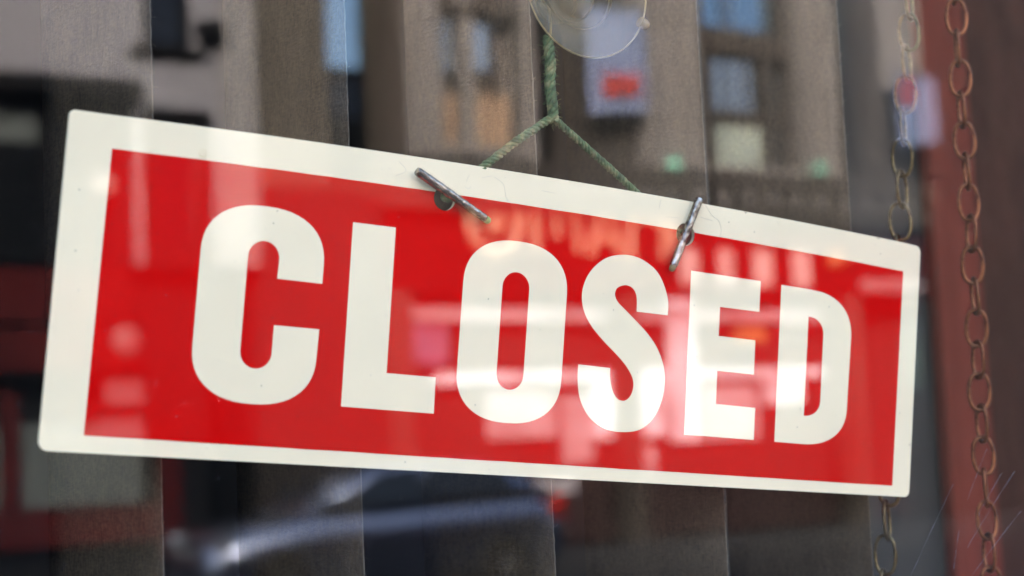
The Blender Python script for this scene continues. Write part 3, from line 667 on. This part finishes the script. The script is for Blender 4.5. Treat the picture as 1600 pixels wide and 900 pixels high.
under(MB().lathe([(.001, -.05), (.13, -.04), (.15, .03), (.001, .05)], (11.87, -19.98, 4.70), 'y', 20), 'logo_dot', LT, Cb)
def glyph(x, z, h, strokes):
    g = MB()
    for st in strokes: g.tube([(x+p[0]*h, -19.98, z+p[1]*h) for p in st], .065, 6)
    under(g, 'fascia_letter', LT, Cb)
glyph(12.55, 4.32, .62, [[(0, 0), (0, 1), (.6, 1), (1.1, .9), (1.2, .6), (1.2, 0)], [(.6, 1), (.6, .35)]])
glyph(13.50, 4.28, .62, [[(0, 0), (.3, 1), (.6, 1), (.9, 0)], [(.2, .4), (.7, .4)]])
glyph(14.25, 4.25, .62, [[(0, 0), (0, .8), (.3, 1), (.7, 1), (1.0, .8), (1.0, 0)]])
glyph(15.05, 4.42, .5, [[(0, 0), (0, .8), (.15, 1)]])

# D: building past the gap
Db = empty('corner_building', (24.0, -21, 0), 'dim blue green building at the far right, just past the stone one', 'building')
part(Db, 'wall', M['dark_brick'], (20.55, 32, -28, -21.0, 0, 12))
part(Db, 'painted_bay', M['blue_grey'], (20.45, 20.70, -21.0, -20.6, 2.2, 4.5))
part(Db, 'pale_sill', M['stone_pale'], (20.45, 20.70, -21.0, -20.62, 4.52, 4.9))

def banner(x0, x1, z0, z1, y, label, patch, top):
    o = empty('hanging_banner', ((x0+x1)/2, y, z0), label, 'banner')
    mb = MB(); n = 10; vs = []; fs = []
    for s in (0, 1):
        for i in range(n+1):
            for j in range(n+1):
                vs.append((x0+(x1-x0)*i/n, y + s*.012 + .02*math.sin(i*.7)*(1-j/n), z0 + (z1-z0)*j/n + .10*i/n*(1-j/n)))
    o2 = (n+1)**2
    for s in (0, 1):
        for i in range(n):
            for j in range(n):
                a = s*o2+i*(n+1)+j; fs.append((a, a+1, a+n+2, a+n+1))
    mb.add(vs, fs, True); under(mb, 'cloth', M['banner'], o)
    p0, p1, q0, q1 = patch; pm = MB()
    k = 5; step = (p1-p0)/k
    for i in range(k): pm.box(p0+i*step+.015, p0+(i+1)*step-.015, y+.065, y+.085, q0+.07*i/k, q1+.07*i/k)
    under(pm, 'red_print', M['banner_red'], o)
    part(o, 'pole', M['black'], (x0-.03, x1+.03, y-.02, y+.02, z1+.01, z1+.06))
banner(13.32, 14.38, 6.32, 7.95, -19.55, 'pale blue cloth banner with red lettering hanging on the stone front', (13.52, 14.22, 6.58, 6.92), 0)
banner(19.55, 20.42, 6.2, 7.4, -19.55, 'pale blue and red banner at the right end of the stone front', (19.58, 19.86, 6.85, 7.3), 0)
GR = emis('green_lamp_glow', (.35, 1, .65), .9)
for x, z, lab in ((14.86, 5.66, 'round green lamp on the stone ledge right of the hanging banner'), (17.78, 5.74, 'round green lamp on the stone ledge nearer the right end')):
    o = empty('ledge_lamp', (x, -19.6, z-.14), lab, 'lamp', 'green lamps on the stone ledge')
    under(MB().lathe([(.001, -.09), (.06, -.07), (.09, 0), (.06, .07), (.001, .09)], (x, -19.6, z), 'y', 20), 'globe', GR, o)
    part(o, 'bracket', M['black'], (x-.02, x+.02, -19.85, -19.6, z-.14, z-.09))

# ------------------------------------------------------------------ parked car (side on, nose towards -X)
car = empty('parked_car', (7.8, -16.3, -.10), 'slate blue parked hatchback mirrored in the glass below the sign', 'car')
def loft(sections, m, name, par):
    mb = MB(); n = len(sections[0]); vs = [v for s in sections for v in s]; fs = []
    for i in range(len(sections)-1):
        for k in range(n):
            l = (k+1) % n; fs.append((i*n+k, i*n+l, (i+1)*n+l, (i+1)*n+k))
    fs.append(tuple(range(n))); fs.append(tuple(range((len(sections)-1)*n, len(sections)*n)))
    mb.add(vs, fs, True); o = under(mb, name, m, par); return o
X0 = 5.70; yc = -16.3
def sec(x, zb, zt, w, sh=.82):
    h = zt-zb
    return [(X0+x, yc+s*w*a, zb+h*b) for s, a, b in ((1, .85, 0), (1, 1, .18), (1, 1, .6), (1, .95, .85), (1, sh, 1.0), (-1, sh, 1.0), (-1, .95, .85), (-1, 1, .6), (-1, 1, .18), (-1, .85, 0))]
body = [sec(0, .28, .55, .55), sec(.06, .18, .72, .74), (sec(.35, .15, .82, .84)), sec(.9, .14, .93, .87), sec(1.25, .14, .99, .88), sec(2.0, .14, 1.01, .88), sec(3.0, .14, 1.05, .88), sec(3.8, .15, 1.08, .87), sec(4.15, .2, 1.04, .82), sec(4.28, .28, .92, .72)]
body = [[(x, y, z-.10) for x, y, z in s] for s in body]
loft(body, M['car_paint'], 'body', car)
def sec2(x, zb, zt, wb, wt): return [(X0+x, yc+wb, zb), (X0+x, yc+wt, zt-.05), (X0+x, yc+wt*.9, zt), (X0+x, yc-wt*.9, zt), (X0+x, yc-wt, zt-.05), (X0+x, yc-wb, zb)]
cab = [sec2(1.15, .86, .90, .80, .78), sec2(1.6, .88, 1.20, .82, .68), sec2(1.95, .89, 1.335, .82, .63), sec2(2.5, .9, 1.375, .82, .62), sec2(3.3, .92, 1.34, .82, .62), sec2(3.85, .95, 1.16, .80, .66), sec2(4.12, .93, .99, .78, .74)]
loft(cab, M['car_paint'], 'roof', car)
for s in (1, -1):
    g = MB(); yy = lambda z: yc + s*(.826 - .43*(z-.93)*.95)
    def quad(P):
        o = [(X0+x, yy(z)+s*.004, z) for x, z in P] + [(X0+x, yy(z)-s*.01, z) for x, z in P]; n = len(P)
        g.add(o, [tuple(range(n)), tuple(range(n, 2*n))] + [(i, (i+1) % n, n+(i+1) % n, n+i) for i in range(n)])
    quad([(1.5, .95), (2.02, 1.25), (2.45, 1.29), (2.45, .97)]); quad([(2.53, .97), (2.53, 1.29), (3.2, 1.27), (3.55, 1.17), (3.6, 1.0)])
    under(g, 'side_window', M['car_glass'], car)
for wx in (.78, 3.42):
    for s in (1, -1):
        wy = yc + s*.80
        t = under(MB().lathe([(.12, -.10), (.28, -.10), (.31, -.07), (.31, .07), (.28, .10), (.12, .10)], (X0+wx, wy, .205), 'y', 32), 'wheel', M['rubber'], car)
        r = MB().lathe([(.001, s*.085), (.06, s*.095), (.19, s*.075), (.205, s*.105), (.2, s*.06), (.001, s*.05)], (X0+wx, wy, .205), 'y', 32).build('hubcap', M['alloy'])
        r.parent = t; r.matrix_parent_inverse = (Matrix.Translation(car.location) @ t.matrix_parent_inverse).inverted()
for s in (1, -1):
    under(MB().lathe([(.001, -.06), (.10, -.04), (.12, .02), (.001, .06)], (X0+.22, yc+s*.72, .60), 'y', 20), 'headlight', M['headlight'], car)
    under(MB().box(X0+4.10, X0+4.24, yc+s*.66, yc+s*.84, .66, .92), 'taillight', M['taillight'], car)
